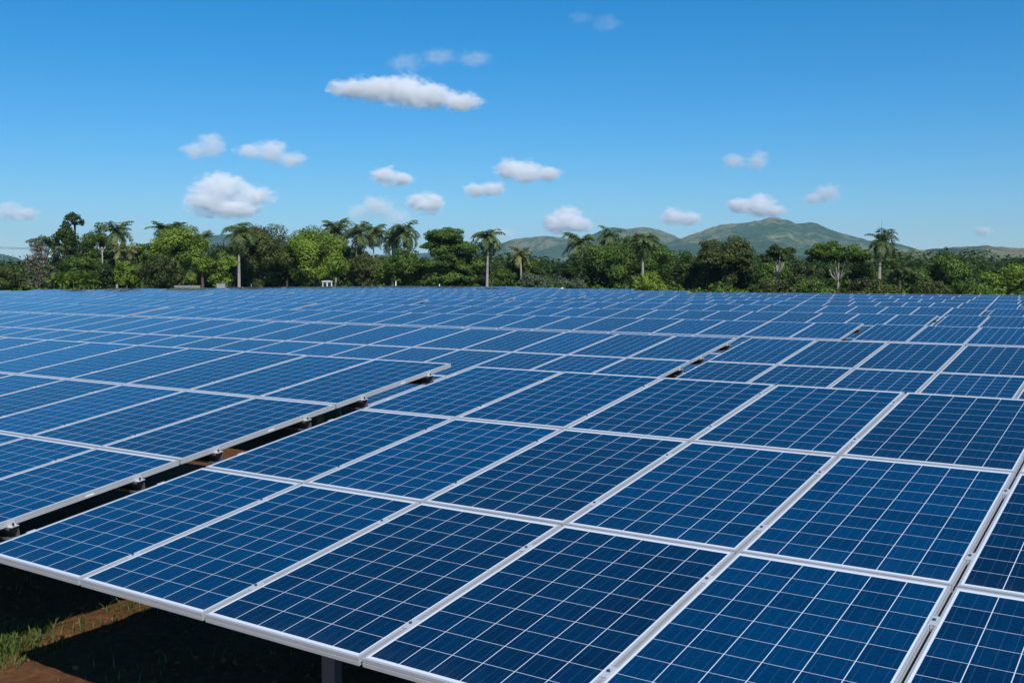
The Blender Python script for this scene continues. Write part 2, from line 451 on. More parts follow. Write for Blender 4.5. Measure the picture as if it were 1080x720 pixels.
def solar_table(x0, y0, z0, cols, label, level):
    """level 3: every clamp; 2: frames apart from glass; 1: one mesh per panel; 0: one slab"""
    T = thing('solar_table', label, 'solar table', (x0, y0, z0), (TILT, 0, 0), 'rows of solar tables')
    L = (cols - 1) * PX + PW
    if level == 0:
        obj('panel_bed', cached(_rails, ('bed', cols), lambda: sheet_mesh('panel_bed', cols, 3)), T)
    else:
        for r in range(3):
            for c in range(cols):
                loc = (c * PX, r * PY, 0)
                if level >= 2:
                    g = obj('solar_panel', GLASS, T, loc)
                    fr = obj('panel_frame', FRAME, g)
                    if level == 3:
                        # small mounting tolerances
                        g.location.z += random.uniform(-0.0012, 0.0012)
                        g.location.x += random.uniform(-0.0012, 0.0012)
                        g.rotation_euler = (random.uniform(-0.0006, 0.0006), random.uniform(-0.0008, 0.0008), random.uniform(-0.0005, 0.0005))
                else:
                    g = obj('solar_panel', PANEL_ONE, T, loc)
                    g.rotation_euler = (random.uniform(-0.003, 0.003), random.uniform(-0.004, 0.004), 0)
    rm = cached(_rails, cols, lambda: rail_mesh(L))
    for r in range(3):
        for f in RAIL_Y:
            if level: obj('rail', rm, T, (0, r * PY + f * PL, 0))
    if level >= 3:
        for c in range(1, cols):
            for r in range(3):
                for f in RAIL_Y:
                    k = obj('mid_clamp', CLAMPM, T, (c * PX - 0.01, r * PY + f * PL + random.uniform(-0.01, 0.01), 0))
                    obj('bolt', BOLTM, k)
    if level >= 2:
        for r in range(3):
            for f in RAIL_Y:
                for side in (0, 1):
                    k = obj('end_clamp', ENDM, T, (L + 0.001, r * PY + f * PL, 0) if side else (-0.001, r * PY + f * PL, 0))
                    if not side: k.rotation_euler.z = math.pi
                    obj('bolt', ENDB, k)
    # sloping beams on pairs of posts
    ct, st = math.cos(TILT), math.sin(TILT)
    nb = max(2, int(round(L / 3.4)) + 1)
    first = 1.9 if cols <= 14 else 2.4
    for k in range(nb):
        x = first + k * (L - 2 * first) / (nb - 1) if nb > 1 else L / 2
        if level >= 1:
            p = [(-0.03, 0), (0.03, 0), (0.03, -0.12), (-0.03, -0.12)]
            bm = cached(_posts, 'beam', lambda: MB().extrude(p, (0, 0.42, -0.1285), (0, 4.62, -0.1285), (1, 0, 0), (0, 0, 1)).mesh('beam', STEEL))
            obj('beam', bm, T, (x, 0, 0))
        for yl in (0.95, 3.95):
            zl = -0.249
            gz = z0 + yl * st + zl * ct
            if level == 0 and yl < 2: continue
            pm = cached(_posts, round(gz, 3), lambda: post_mesh(gz + 0.3))
            o = obj('post', pm, T, (x, yl, zl)); o.rotation_euler = (-TILT, 0, 0)
    return T

DY = 6.83
ZR = [0, -0.044, -0.098, -0.112, -0.10, -0.10, -0.10, -0.10, -0.10, -0.10, -0.10, -0.10, -0.10]
XL = [(-0.372, 22), (-23.0, 22), (-45.63, 22), (-68.26, 8)]       # right edges and widths of the tables left of the gap
FIRST = ['front', 'second', 'third', 'fourth', 'fifth', 'sixth', 'seventh', 'eighth', 'ninth', 'tenth', 'eleventh', 'twelfth', 'last']
NL = [1, 1, 2, 2, 3, 4, 4, 4, 4, 4, 4, 4, 4]
PART = ['just left of the see-through gap', 'in its middle stretch', 'far to the left', 'at the left end']
for k in range(13):
    y0, z0 = k * DY, LOW + ZR[k]
    level = 3 if k == 0 else 2 if k <= 1 else 1 if k <= 7 else 0
    row = ('front row' if k == 0 else f'{FIRST[k]} row back' if k < 12 else 'farthest row, by the trees')
    if k <= 8:
        lab = ('large blue solar table nearest the camera, its low edge over bare earth' if k == 0 else
               f'blue solar table in the {row}, right of the see-through gap')
        solar_table(0.012 if k == 0 else 0.15, y0, z0, 12 if k else 13, lab, level)
    for i in range(NL[k]):
        xr, cols = XL[i]
        if k: xr += 0.28
        if k == 9:                      # the field's far edge runs at a slant: the last rows start further left
            if i == 0: continue
            if i == 1: xr, cols = -26.0, 19
        if k == 10:
            if i == 0: continue
            if i == 1: xr, cols = -34.1, 11
        if k == 11 and i <= 1: continue
        if k == 12:
            if i <= 1: continue
            if i == 2: xr, cols = -54.7, 13
        lab = f'blue solar table in the {row}, {PART[i]}'
        if k == 0: lab = 'front-row blue solar table left of the gap, its silver edge facing the gap'
        yo, zo = (0.086, 0.003) if k == 0 else (random.uniform(-0.03, 0.03), random.uniform(-0.01, 0.01))
        T = solar_table(xr - (cols - 1) * PX - PW, y0 + yo, z0 + zo, cols, lab, level if not (k == 0 and i == 0) else 3)
        if k == 0:
            L = (cols - 1) * PX + PW
            for r in range(3):
                o = MB().box(L - 0.001, L + 0.0006, r * PY + 0.87, r * PY + 0.935, -0.029, -0.017).build('sticker', STICKER, T)

# ------------------------------------------------------------------ grass at the lit strip
def blades(n, area, hgt, seed):
    r = np.random.default_rng(seed); V, F = [], []
    for _ in range(n):
        x, y = area(r)
        h = hgt * r.uniform(0.35, 1.15); w = r.uniform(0.003, 0.007)
        a = r.uniform(0, 2 * math.pi); lean = r.uniform(0.15, 0.9) * h
        dx, dy = math.cos(a), math.sin(a)
        z = float(ground_h(np.array([x]), np.array([y]))[0]) - 0.01
        k = len(V)
        for q, (tt, ww) in enumerate(((0, 1), (0.5, 0.8), (0.85, 0.45), (1.0, 0.05))):
            cx, cy, cz = x + dx * lean * tt ** 2, y + dy * lean * tt ** 2, z + h * tt * (1 - 0.25 * tt * tt)
            V += [(cx - dy * w * ww, cy + dx * w * ww, cz), (cx + dy * w * ww, cy - dx * w * ww, cz)]
        F += [(k + 2 * q, k + 2 * q + 1, k + 2 * q + 3, k + 2 * q + 2) for q in range(3)]
    return V, F
GR = mat_leaf('grass_blades', (0.05, 0.085, 0.016), (0.14, 0.19, 0.05), 3.0, 0.3)
centres = []
gr_r = np.random.default_rng(5)
for _ in range(120):
    centres.append((gr_r.uniform(-4.0, 3.2), gr_r.uniform(-0.8, 6.0), gr_r.uniform(0.05, 0.22)))
for _ in range(34):                        # thick growth along the gap's light
    yy = 0.55 + 2.4 * gr_r.uniform(0, 1) ** 2.6; centres.append((-1.05 - 0.13 * yy + gr_r.normal(0, 0.10), yy, gr_r.uniform(0.05, 0.13)))
for _ in range(16):
    centres.append((gr_r.uniform(-1.75, -0.95), gr_r.uniform(0.35, 1.05), gr_r.uniform(0.05, 0.13)))
def area(r):
    c = centres[r.integers(len(centres))] if r.uniform() < 0.55 else centres[-r.integers(1, 51)]
    return c[0] + r.normal(0, c[2]), c[1] + r.normal(0, c[2])
V, F = blades(4200, area, 0.12, 4)
tag(obj('grass', mesh_from('grass', V, F, GR)), 'short green grass tufts on the sunlit earth by the front table corner', 'grass', kind='stuff')

cl_r = np.random.default_rng(12)
V, F = [], []
ico = bmesh.new(); bmesh.ops.create_icosphere(ico, subdivisions=1, radius=1)
iv = np.array([v_.co[:] for v_ in ico.verts]); if_ = [[v_.index for v_ in f_.verts] for f_ in ico.faces]; ico.free()
for _ in range(1500):
    x, y = cl_r.uniform(-2.6, 1.2), cl_r.uniform(-0.9, 4.0)
    sz = 0.004 + 0.022 * cl_r.uniform() ** 4
    z = float(ground_h(np.array([x]), np.array([y]))[0])
    k = len(V)
    p_ = iv * (1 + cl_r.normal(0, 0.18, (len(iv), 1))) * sz * np.array([1.2, 1.0, 0.7])
    V += [tuple(q) for q in p_ + np.array([x, y, z + sz * 0.2])]; F += [tuple(k + i for i in f_) for f_ in if_]
CLOD = mat_plain('clods_of_earth', (0.17, 0.085, 0.042), 0.95, 0.5, 9)
tag(obj('clods', mesh_from('clods', V, F, CLOD)), 'small clods and stones scattered over the red-brown earth', 'clods', kind='stuff')

# ------------------------------------------------------------------ trees
LEAF = {
    'dark': mat_leaf('dark_leaves', (0.016, 0.036, 0.009), (0.078, 0.130, 0.026), 0.45),
    'olive': mat_leaf('olive_leaves', (0.030, 0.046, 0.013), (0.135, 0.165, 0.042), 0.45),
    'mid': mat_leaf('green_leaves', (0.030, 0.066, 0.011), (0.150, 0.245, 0.036), 0.45),
    'bright': mat_leaf('bright_leaves', (0.075, 0.140, 0.014), (0.27, 0.38, 0.045), 0.45),
    'lime': mat_leaf('lime_leaves', (0.099, 0.153, 0.020), (0.303, 0.363, 0.054), 0.45),
    'grey': mat_leaf('grey_green_leaves', (0.059, 0.089, 0.050), (0.169, 0.218, 0.121), 0.45),
    'dry': mat_leaf('dry_twigs', (0.078, 0.072, 0.052), (0.215, 0.196, 0.139), 0.45),
    'palm': mat_leaf('palm_leaves', (0.045, 0.085, 0.028), (0.20, 0.26, 0.085), 0.6, 0.2),
    'palm_warm': mat_leaf('yellowing_palm_leaves', (0.08, 0.11, 0.03), (0.36, 0.34, 0.12), 0.6, 0.2),
}
BARK = mat_plain('brown_bark', (0.10, 0.075, 0.055), 0.9, 0.4, 3.0)
PALE = mat_plain('pale_bark', (0.31, 0.285, 0.25), 0.85, 0.25, 2.0)

def leaf_quads(C, RAD, n_each, size, r, up_bias=0.35, flat=1.0):
    """n leaf-sized quads spread through each clump, thicker towards its rim"""
    N = int(sum(n_each))
    idx = np.repeat(np.arange(len(C)), n_each)
    d = r.normal(size=(N, 3)); d /= np.linalg.norm(d, axis=1, keepdims=True)
    rad = r.uniform(0.45, 1.06, size=(N, 1)) ** 0.6
    p = C[idx] + d * RAD[idx] * rad
    nrm = d + r.normal(size=(N, 3)) * 0.42 + np.array([0, 0, up_bias])
    nrm /= np.linalg.norm(nrm, axis=1, keepdims=True)
    a = np.cross(nrm, r.normal(size=(N, 3))); a /= np.linalg.norm(a, axis=1, keepdims=True)
    b = np.cross(nrm, a)
    s = size * r.uniform(0.55, 1.35, size=(N, 1))
    V = np.stack([p - a * s * 0.62, p - b * s * 0.34 + nrm * s * 0.10, p + a * s * 0.62, p + b * s * 0.34 + nrm * s * 0.10], 1).reshape(-1, 3)
    return V
def quads_mesh(name, V, mat):
    me = bpy.data.meshes.new(name)
    n = len(V) // 4
    me.vertices.add(len(V)); me.vertices.foreach_set('co', V.astype(np.float32).ravel())
    me.loops.add(4 * n); me.loops.foreach_set('vertex_index', np.arange(4 * n, dtype=np.int32))
    me.polygons.add(n); me.polygons.foreach_set('loop_start', np.arange(0, 4 * n, 4, dtype=np.int32))
    me.materials.append(mat)
    me.update(calc_edges=True); me.validate()
    return me

def tree(kind, label, u0, u1, vt, vb, depth, leaf, name=None, cat='tree', trunk=None, bark=None, dense=1.0, seed=None, lean=0.0):
    r = np.random.default_rng(int(u0 * 31 + vt * 7 + depth) if seed is None else seed)
    S = depth / FPX
    base = at((u0 + u1) / 2 + lean, 292.6, depth); bx, by = base[0], base[1]
    top = CAM[2] + (292.6 - vt) * S
    bot = max(0.15, CAM[2] + (292.6 - vb) * S)
    W = (u1 - u0) * S / 2 * 1.07
    H = (top - bot) / 2; mid = (top + bot) / 2
    # crown clumps in the tree's own frame: foot of the trunk at the origin
    cs, rs = [], []
    if kind == 'round':
        n = int(20 + 8 * W)
        for i in range(n):
            d = r.normal(size=3); d /= np.linalg.norm(d)
            q = r.uniform(0.5, 1.05)
            rad = r.uniform(0.17, 0.36) * min(W, H * 1.2)
            wob = 0.86 + 0.22 * math.sin(3 * math.atan2(d[1], d[0]) + bx) + 0.10 * math.sin(5 * d[2] + by)
            cs.append(d * np.array([W - rad * 0.5, W - rad * 0.5, H - rad * 0.5]) * q ** 0.45 * min(1.08, wob) + np.array([0, 0, mid]))
            rs.append(rad * np.array([1.15, 1.15, 0.85]))
    elif kind == 'layered':
        for k in range(48):
            tt = r.uniform(0.0, 1.0)
            w = W * math.sin(math.pi * (0.30 + 0.55 * tt)) ** 0.6
            a_ = r.uniform(0, 2 * math.pi); q = math.sqrt(r.uniform(0.0, 1)) * w * 0.72
            z = bot + (top - bot) * (0.06 + 0.86 * tt); pw = W * r.uniform(0.26, 0.46)
            for i in range(9):
                b_ = r.uniform(0, 2 * math.pi); qq = math.sqrt(r.uniform(0, 1)) * pw
                rad = r.uniform(0.10, 0.19) * W
                cs.append((q * math.cos(a_) + qq * math.cos(b_), q * math.sin(a_) + qq * math.sin(b_), z + r.normal(0, 0.10) - 0.18 * qq ** 2 / pw))
                rs.append((rad * 1.3, rad * 1.3, rad * 0.55))
    elif kind == 'umbrella':
        for k in range(15):
            a_ = r.uniform(0, 2 * math.pi); q = math.sqrt(r.uniform(0.0, 1)) * W * 0.74
            z = top - 0.3 - (q / W) ** 2 * (top - bot) * 0.5 - r.uniform(0, 0.45) * (top - bot); pw = W * r.uniform(0.2, 0.36)
            for i in range(7):
                b_ = r.uniform(0, 2 * math.pi); qq = math.sqrt(r.uniform(0, 1)) * pw
                rad = r.uniform(0.09, 0.17) * W
                cs.append((q * math.cos(a_) + qq * math.cos(b_), q * math.sin(a_) + qq * math.sin(b_), z + r.normal(0, 0.12))); rs.append((rad * 1.2, rad * 1.2, rad * 0.62))
    elif kind == 'ragged':
        for i in range(int(44 + 16 * W)):
            tt = r.uniform(0, 1)
            w = W * (1 - tt) ** 0.55 * r.uniform(0.2, 1.0)
            a_ = r.uniform(0, 2 * math.pi)
            z = bot + (top - bot) * tt
            rad = r.uniform(0.10, 0.24) * W
            cs.append((w * math.cos(a_), w * math.sin(a_), z - rad * 0.4)); rs.append((rad * 1.2, rad * 1.2, rad * 0.8))
    elif kind == 'open':
        for i in range(int(40 + 12 * W)):
            d = r.normal(size=3); d[2] = abs(d[2]) - 0.45; d /= np.linalg.norm(d)
            rad = r.uniform(0.11, 0.22) * W
            cs.append(d * np.array([W - rad, W - rad, H - rad * 0.5]) * r.uniform(0.55, 1.0) + np.array([0, 0, mid])); rs.append((rad * 1.2, rad * 1.2, rad * 0.7))
    elif kind == 'shrub':
        for i in range(int(22 + 9 * W)):
            d = r.normal(size=3); d[2] = abs(d[2]); d /= np.linalg.norm(d)
            rad = r.uniform(0.20, 0.34) * min(W, 2 * H)
            cs.append(d * np.array([W - rad * 0.7, W - rad * 0.7, 2 * H - rad * 0.7]) * r.uniform(0.3, 1.0) ** 0.5 + np.array([0, 0, bot])); rs.append((rad, rad, rad * 0.85))
    C = np.array(cs); RD = np.array(rs)
    size = 0.20 * (depth / 115) ** 0.5
    area_ = RD[:, 0] * RD[:, 1] + 2 * RD[:, 0] * RD[:, 2]
    ne = np.maximum(14, (dense * 9.0 * area_ / size ** 2 * 0.62)).astype(int)
    V = leaf_quads(C, RD, ne, size, r)
    V[:, 2] = np.maximum(V[:, 2], 0.02)
    T = thing(name or 'broadleaf_tree', label, cat, (bx, by, 0))
    obj('crown', quads_mesh('crown', V, LEAF[leaf]), T)
    mb = MB()
    tr = trunk or max(0.10, W * 0.075)
    crot = r.uniform(0, 1, 2) * 0.3 - 0.15
    fork = bot + (top - bot) * (0.22 if kind != 'shrub' else 0.05)
    if kind == 'umbrella': fork = bot * 0.62
    spine = [(0, 0, -0.15), (crot[0] * 0.4, crot[1] * 0.4, fork * 0.5), (crot[0], crot[1], fork), (crot[0] * 1.2, crot[1] * 1.2, mid), (crot[0], crot[1], top - H * 0.3)]
    mb.tube(spine, [tr * 1.3, tr, tr * 0.85, tr * 0.5, tr * 0.15], 8)
    order = r.permutation(len(C))[:9 if kind != 'shrub' else 4]
    if kind == 'umbrella': order = np.argsort(np.hypot(C[:, 0], C[:, 1]))[4:60:7]
    for q in order:
        s = np.array(spine[2]) * (1 - 0.0); e = C[q]
        k1 = s * 0.55 + e * 0.45 + np.array([0, 0, -0.12 * W])
        mb.tube([s, k1, e], [tr * 0.6, tr * 0.38, tr * 0.1], 6)
    obj('trunk', mb.mesh('trunk', bark or BARK, True), T)
    return T

def palm(label, u, v_heart, crown_px, depth, kind='royal', leaf='palm', trunk_r=0.2, cat='palm tree', lean_px=0.0, n=30, seed=None, no_trunk=False, frond_scale=1.0, spear=False):
    r = np.random.default_rng(int(u * 13 + depth) if seed is None else seed)
    S = depth / FPX
    foot = at(u + lean_px, 292.6, depth); head = at(u, v_heart, depth)
    T = thing('royal_palm' if kind == 'royal' else 'coconut_palm' if kind == 'coconut' else 'bushy_palm', label, cat, (foot[0], foot[1], 0))
    hz = head[2]; off = np.array([head[0] - foot[0], head[1] - foot[1]])
    Lf = crown_px * S * frond_scale * {'royal': 1.3, 'coconut': 1.3, 'bush': 1.1}[kind]
    trunk_r *= 0.56 if kind == 'royal' else 1.0
    if not no_trunk:
        mb = MB()
        pts, rad = [], []
        for k in range(9):
            q = k / 8
            bend = q ** 1.6
            pts.append((off[0] * bend, off[1] * bend, -0.2 + (hz + 0.2) * q))
            rad.append(trunk_r * ((1.15 + 0.25 * math.sin(math.pi * min(1, q * 1.5)) - 0.5 * q) if kind == 'royal' else 1.0 - 0.35 * q + (0.35 if k == 0 else 0)))
        mb.tube(pts, rad, 9)
        obj('trunk', mb.mesh('trunk', LEAF['mid'] if cat != 'palm tree' else BARK if kind == 'bush' else PALE, True), T)
        if kind == 'royal':
            sh = MB().tube([(off[0], off[1], hz - 0.05), (off[0], off[1], hz + 0.25), (off[0], off[1], hz + 0.75 * min(1, Lf / 2.2))], [trunk_r * 0.72, trunk_r * 0.8, trunk_r * 0.3], 8)
            obj('crownshaft', sh.mesh('crownshaft', LEAF['mid'], True), T)
    o3 = np.array([off[0], off[1], hz + (0.35 if kind == 'royal' else 0)])
    quads = []
    for k in range(n):
        a_ = 2 * math.pi * k / n * 2.4 + r.uniform(-0.3, 0.3)
        el = {'royal': math.radians(r.uniform(-40, 86)), 'coconut': math.radians(r.uniform(-40, 72)), 'bush': math.radians(r.uniform(5, 82))}[kind]
        L_ = Lf * r.uniform(0.82, 1.12)
        droop = {'royal': 1.35, 'coconut': 0.85, 'bush': 0.75}[kind] * r.uniform(0.8, 1.2)
        hdir = np.array([math.cos(a_), math.sin(a_), 0])
        side = np.array([-hdir[1], hdir[0], 0])
        p = o3.copy(); e = el; prev = p
        ns = 15
        for s in range(ns):
            q = (s + 1) / ns
            e = el - droop * 1.5 * q ** 1.3
            dd = hdir * math.cos(e) + np.array([0, 0, math.sin(e)])
            p = prev + dd * L_ / ns
            upv = np.cross(side, dd); upv = upv / np.linalg.norm(upv)
            if upv[2] < 0: upv = -upv
            # the midrib
            w = 0.035 * (1 - 0.7 * q)
            quads += [prev - side * w, prev + side * w, p + side * w, p - side * w]
            # leaflets either side, hanging
            ll = L_ * {'royal': 0.30, 'coconut': 0.30, 'bush': 0.24}[kind] * (math.sin(math.pi * (0.12 + 0.83 * q)) ** 0.7) * r.uniform(0.8, 1.15)
            for sg in (-1, 1):
                for z in range(2):
                    hang = r.uniform(0.25, 1.0) if kind != 'bush' else r.uniform(0.0, 0.5)
                    ld = sg * side * math.cos(hang) + dd * 0.45 - np.array([0, 0, 1]) * math.sin(hang) * 1.0 + upv * r.uniform(-0.1, 0.35)
                    ld /= np.linalg.norm(ld)
                    b0 = prev + (p - prev) * (z * 0.5 + r.uniform(0, 0.4))
                    lw = dd * L_ / ns * 0.6
                    quads += [b0 - lw * 0.5, b0 + ld * ll * 0.5 - lw * 0.5, b0 + ld * ll + lw * 0.1, b0 + ld * ll * 0.4 + lw * 0.7]
            prev = p
    if kind == 'royal' and spear:   # the unopened spear leaf
        tip = o3 + np.array([0.05, 0, Lf * 0.95])
        quads += [o3 + np.array([-.03, 0, 0]), o3 + np.array([.03, 0, 0]), tip, tip + np.array([-.01, 0, 0])]
    obj('crown', quads_mesh('crown', np.array(quads), LEAF[leaf]), T)
    return T

DL, DC, DR = 112, 130, 98
# far left
tree('shrub', 'low olive scrub at the left edge beyond the panels', -14, 26, 277, 303, DL, 'olive', 'bush', 'shrub')
tree('ragged', 'grey half-bare tree with thin twigs at the far left', 22, 60, 257, 300, DL - 2, 'dry', dense=0.35)
tree('umbrella', 'pale feathery flat-topped tree leaning left of the tallest dark tree', 28, 62, 247, 262, DL + 8, 'grey', dense=0.35, bark=PALE)
tree('ragged', 'tall ragged dark tree with a lone top clump, leftmost high crown', 46, 96, 236, 302, DL + 4, 'dark', dense=0.9)
tree('round', 'round top clump of a tall dark tree above its ragged neighbour', 67, 93, 224, 240, DL + 5, 'dark', trunk=0.14)
tree('round', 'dense rounded dark tree between the ragged tree and the coconut palm', 84, 124, 236, 296, DL + 6, 'mid', dense=1.3)
tree('round', 'mid-green round shrub below the ragged tree', 64, 94, 270, 303, DL - 3, 'mid', 'bush', 'shrub')
palm('coconut palm with yellowing lower fronds, highest palm at the far left', 123, 243, 17, DL + 2, 'coconut', 'palm', 0.16)
palm('short coconut palm with yellow fronds under the taller coconut palm', 131, 264, 14, DL + 1, 'coconut', 'palm_warm', 0.15, lean_px=2)
tree('round', 'dark green bushy tree below the tall coconut palm', 92, 126, 274, 304, DL - 4, 'dark')
tree('round', 'yellow-green bushy tree right of the dark bush at far left', 116, 146, 273, 304, DL - 3, 'bright')
# banana clump
for k in range(9):
    u = 57 + k * 5.2
    palm(['tall', 'pale', 'low', 'bent', 'broad', 'leafy', 'thin', 'young', 'bright'][k] + ' banana plant with light-green leaves at far left, ' +
         ['first from the left', 'second from the left', 'third from the left', 'fourth from the left', 'middle one', 'fourth from the right', 'third from the right', 'second from the right', 'last on the right'][k],
         u, 298 - random.uniform(0, 3), 11, DL - 8, 'bush', 'bright', 0.09, 'banana plant', n=9, seed=k)
tree('round', 'dark green background tree between coconut palm and bright tree', 134, 172, 255, 300, DL + 12, 'dark')
tree('round', 'wide grey-green bush left of the bright tree', 140, 194, 268, 304, DL - 2, 'olive')
palm('palm top poking above the left of the bright green tree', 172, 241, 14, DL + 14, 'coconut', 'palm', 0.16)
palm('small palm top behind the bright green tree crown', 184, 242, 12, DL + 15, 'coconut', 'palm', 0.16)
tree('round', 'big bright green tree with a broad lumpy crown left of centre', 158, 222, 236, 292, DL + 3, 'bright')
palm('little palm top right of the bright green tree', 214, 250, 11, DL + 16, 'coconut', 'palm', 0.15)
tree('round', 'small lime-green tree in front of the bright tree', 202, 226, 268, 290, DL - 4, 'bright', trunk=0.16)
tree('shrub', 'yellow bush at the foot of the bright tree', 194, 208, 286, 297, DL - 6, 'lime', 'bush', 'shrub')
tree('round', 'light green sapling left of the pale palm trunk', 218, 252, 262, 300, DL - 3, 'bright', dense=0.7)
tree('round', 'dark olive tree right of the pale palm trunk', 240, 306, 233, 302, DC - 6, 'olive')
palm('royal palm with a long pale trunk in front of the dark olive tree', 252, 249, 19, DC - 14, 'royal', 'palm', 0.26)
tree('round', 'large lime-green tree with a rounded crown behind the white hut', 302, 366, 239, 299, DC - 6, 'bright', dense=1.05)
palm('royal palm left of the group of four above the lime tree', 354, 246, 18, DC + 6, 'royal', 'palm', 0.24)
palm('dark royal palm with hanging fronds in the central palm group', 376, 249, 18, DC + 4, 'royal', 'palm', 0.24)
palm('royal palm with a slim pale trunk, middle of the palm group', 394, 247, 16, DC + 7, 'royal', 'palm', 0.22)
palm('shorter royal palm beside the tallest of the central group', 414, 252, 17, DC + 5, 'royal', 'palm', 0.23)
palm('tallest royal palm of the central group, on its right', 427, 247, 19, DC + 3, 'royal', 'palm', 0.25)
tree('round', 'olive bushy tree under the central palms', 362, 414, 264, 304, DC, 'olive')
tree('round', 'dark tree right of the olive tree under the palms', 398, 452, 261, 304, DC - 2, 'mid', dense=0.9)
tree('layered', 'tall tree with flat leaf layers right of the central palms', 440, 504, 238, 302, DC - 4, 'mid', dense=1.0)
tree('round', 'dark tree between the layered tree and the lone royal palm', 484, 520, 252, 304, DC + 3, 'dark')
palm('lone royal palm with a bare pale trunk right of the layered tree', 515, 254, 17, DC - 14, 'royal', 'palm', 0.24, lean_px=-1.5)
tree('round', 'light green bush right of the lone royal palm', 516, 546, 281, 304, DC - 4, 'mid', 'bush', 'shrub')
tree('round', 'tall mid-green tree filling in under the ragged dark crown', 62, 104, 248, 302, DL + 9, 'mid')
tree('round', 'mid-green tree behind the yellow-green bush, left of the bright tree', 120, 166, 258, 303, DL + 10, 'mid')
tree('round', 'dark green tree between the bright tree and the dark olive tree', 206, 256, 256, 302, DL + 9, 'dark')
tree('round', 'dark crown between the olive tree and the lime-green tree', 282, 324, 258, 303, DC + 4, 'dark')
tree('round', 'dark green tree close behind the lime-green tree', 344, 392, 258, 303, DC + 8, 'dark')
# centre right
tree('round', 'mid-green tree under the short coconut palm', 526, 566, 267, 300, DC + 2, 'mid')
palm('short coconut palm with yellow fronds left of the open hill view', 549, 267, 13, DC - 2, 'coconut', 'palm_warm', 0.16, lean_px=1)
tree('shrub', 'grey-green shrub at the left of the low hedge', 540, 584, 286, 304, DC - 4, 'grey', 'bush', 'shrub')
tree('shrub', 'grey-green shrub in the middle of the low hedge', 576, 620, 285, 304, DC - 4, 'grey', 'bush', 'shrub')
tree('round', 'dark bushy tree touching the left of a royal palm', 588, 616, 266, 296, DC - 5, 'dark')
palm('royal palm with a stout pale trunk before the blue hills', 611, 260, 20, DC + 1, 'royal', 'palm', 0.30, lean_px=2.5)
palm('palm top behind the left shoulder of the big dark green tree', 643, 251, 15, DC + 6, 'royal', 'palm', 0.22)
tree('round', 'big dense green tree mass below the distant twin hilltops', 622, 704, 246, 302, DC - 2, 'mid', dense=1.1)
tree('round', 'sloping green tree right of the big dense tree', 676, 736, 264, 304, DC - 6, 'mid')
palm('royal palm with a pale trunk before the big dense tree', 678, 259, 17, DC - 22, 'royal', 'palm', 0.26)
tree('shrub', 'bright green shrub below the royal palm at the big tree', 666, 704, 283, 307, DR + 6, 'bright', 'bush', 'shrub')
tree('round', 'small dark tree between sloping tree and open-crowned tree', 706, 746, 268, 305, DR + 16, 'dark')
tree('open', 'tall open-crowned dark tree below the left flank of the mountain', 728, 802, 247, 302, DR + 12, 'olive', dense=1.0, trunk=0.3)
tree('open', 'dark lower tree filling the foot of the open-crowned tree', 738, 796, 272, 308, DR + 14, 'dark')
# right
tree('umbrella', 'small flat-topped tree on a thin pale trunk under the mountain', 797, 842, 258, 276, DR - 4, 'dark', bark=PALE, trunk=0.085, dense=1.3)
tree('round', 'light green tree under the small flat-topped tree', 796, 836, 272, 306, DR + 5, 'mid')
tree('round', 'olive bush between the two flat-topped trees', 826, 866, 274, 309, DR + 6, 'olive', 'bush', 'shrub')
tree('umbrella', 'wide flat-topped bright tree with white forked limbs left of a palm', 848, 918, 255, 282, DR - 5, 'mid', bark=PALE, trunk=0.115, dense=1.1)
tree('round', 'dark green tree under the wide flat-topped tree', 858, 906, 276, 309, DR + 8, 'mid')
tree('round', 'dark bush left of the thick-trunked royal palm', 892, 926, 274, 310, DR + 1, 'dark', 'bush', 'shrub')
palm('royal palm with a thick pale trunk at the right, spear leaf upright', 929, 258, 18, DR - 4, 'royal', 'palm', 0.27, lean_px=-2, spear=True)
palm('dark bushy palm with arching fronds right of the thick-trunked palm', 949, 287, 30, DR - 9, 'bush', 'palm', 0.2, n=26)
tree('round', 'rounded green tree right of the bushy palm', 960, 1022, 269, 310, DR + 2, 'mid')
tree('round', 'dark green tree behind the rounded green tree at right', 1000, 1054, 270, 309, DR + 10, 'dark')
tree('round', 'bright green bushy tree at the right edge', 1036, 1096, 279, 311, DR - 4, 'bright', dense=0.95)
tree('round', 'dark tree peeping above the bright tree at the right edge', 1054, 1110, 274, 308, DR + 10, 'dark')
for k, (a_, b_, c_) in enumerate(((792, 840, 'left of the group'), (836, 884, 'second of the group'), (880, 948, 'third of the group'), (958, 1004, 'right of the bushy palm'), (1000, 1048, 'last on the right'))):
    tree('shrub', 'low olive shrub along the panels under the mountain, ' + c_, a_, b_, 291, 313, DR - 12, ['olive', 'mid', 'olive', 'olive', 'mid'][k], 'bush', 'shrub', seed=k + 50)

# low continuous scrub and a farther wood that close the view
def belt(name, label, pts, n, hgt, leaf, size, seed):
    r = np.random.default_rng(seed); C, RD = [], []
    for _ in range(n):
        q = r.uniform(0, len(pts) - 1.001); i = int(q); f_ = q - i
        u = pts[i][0] * (1 - f_) + pts[i + 1][0] * f_; d = pts[i][1] * (1 - f_) + pts[i + 1][1] * f_ + r.uniform(-4, 6)
        p = at(u, 292.6, d); rad = r.uniform(0.5, 1.0) * hgt * 0.5
        C.append((p[0], p[1], r.uniform(0.1, 0.8) * hgt * r.uniform(0.5, 1))); RD.append((rad * 1.3, rad * 1.3, rad))
    C, RD = np.array(C), np.array(RD)
    ne = np.maximum(20, 4.5 * RD[:, 0] ** 2 * 3 / size ** 2 * 0.6).astype(int)
    V = leaf_quads(C, RD, ne, size, r); V[:, 2] = np.maximum(V[:, 2], 0.02)
    tag(obj(name, quads_mesh(name, V, LEAF[leaf])), label, 'undergrowth' if 'under' in name else 'wood', kind='stuff')
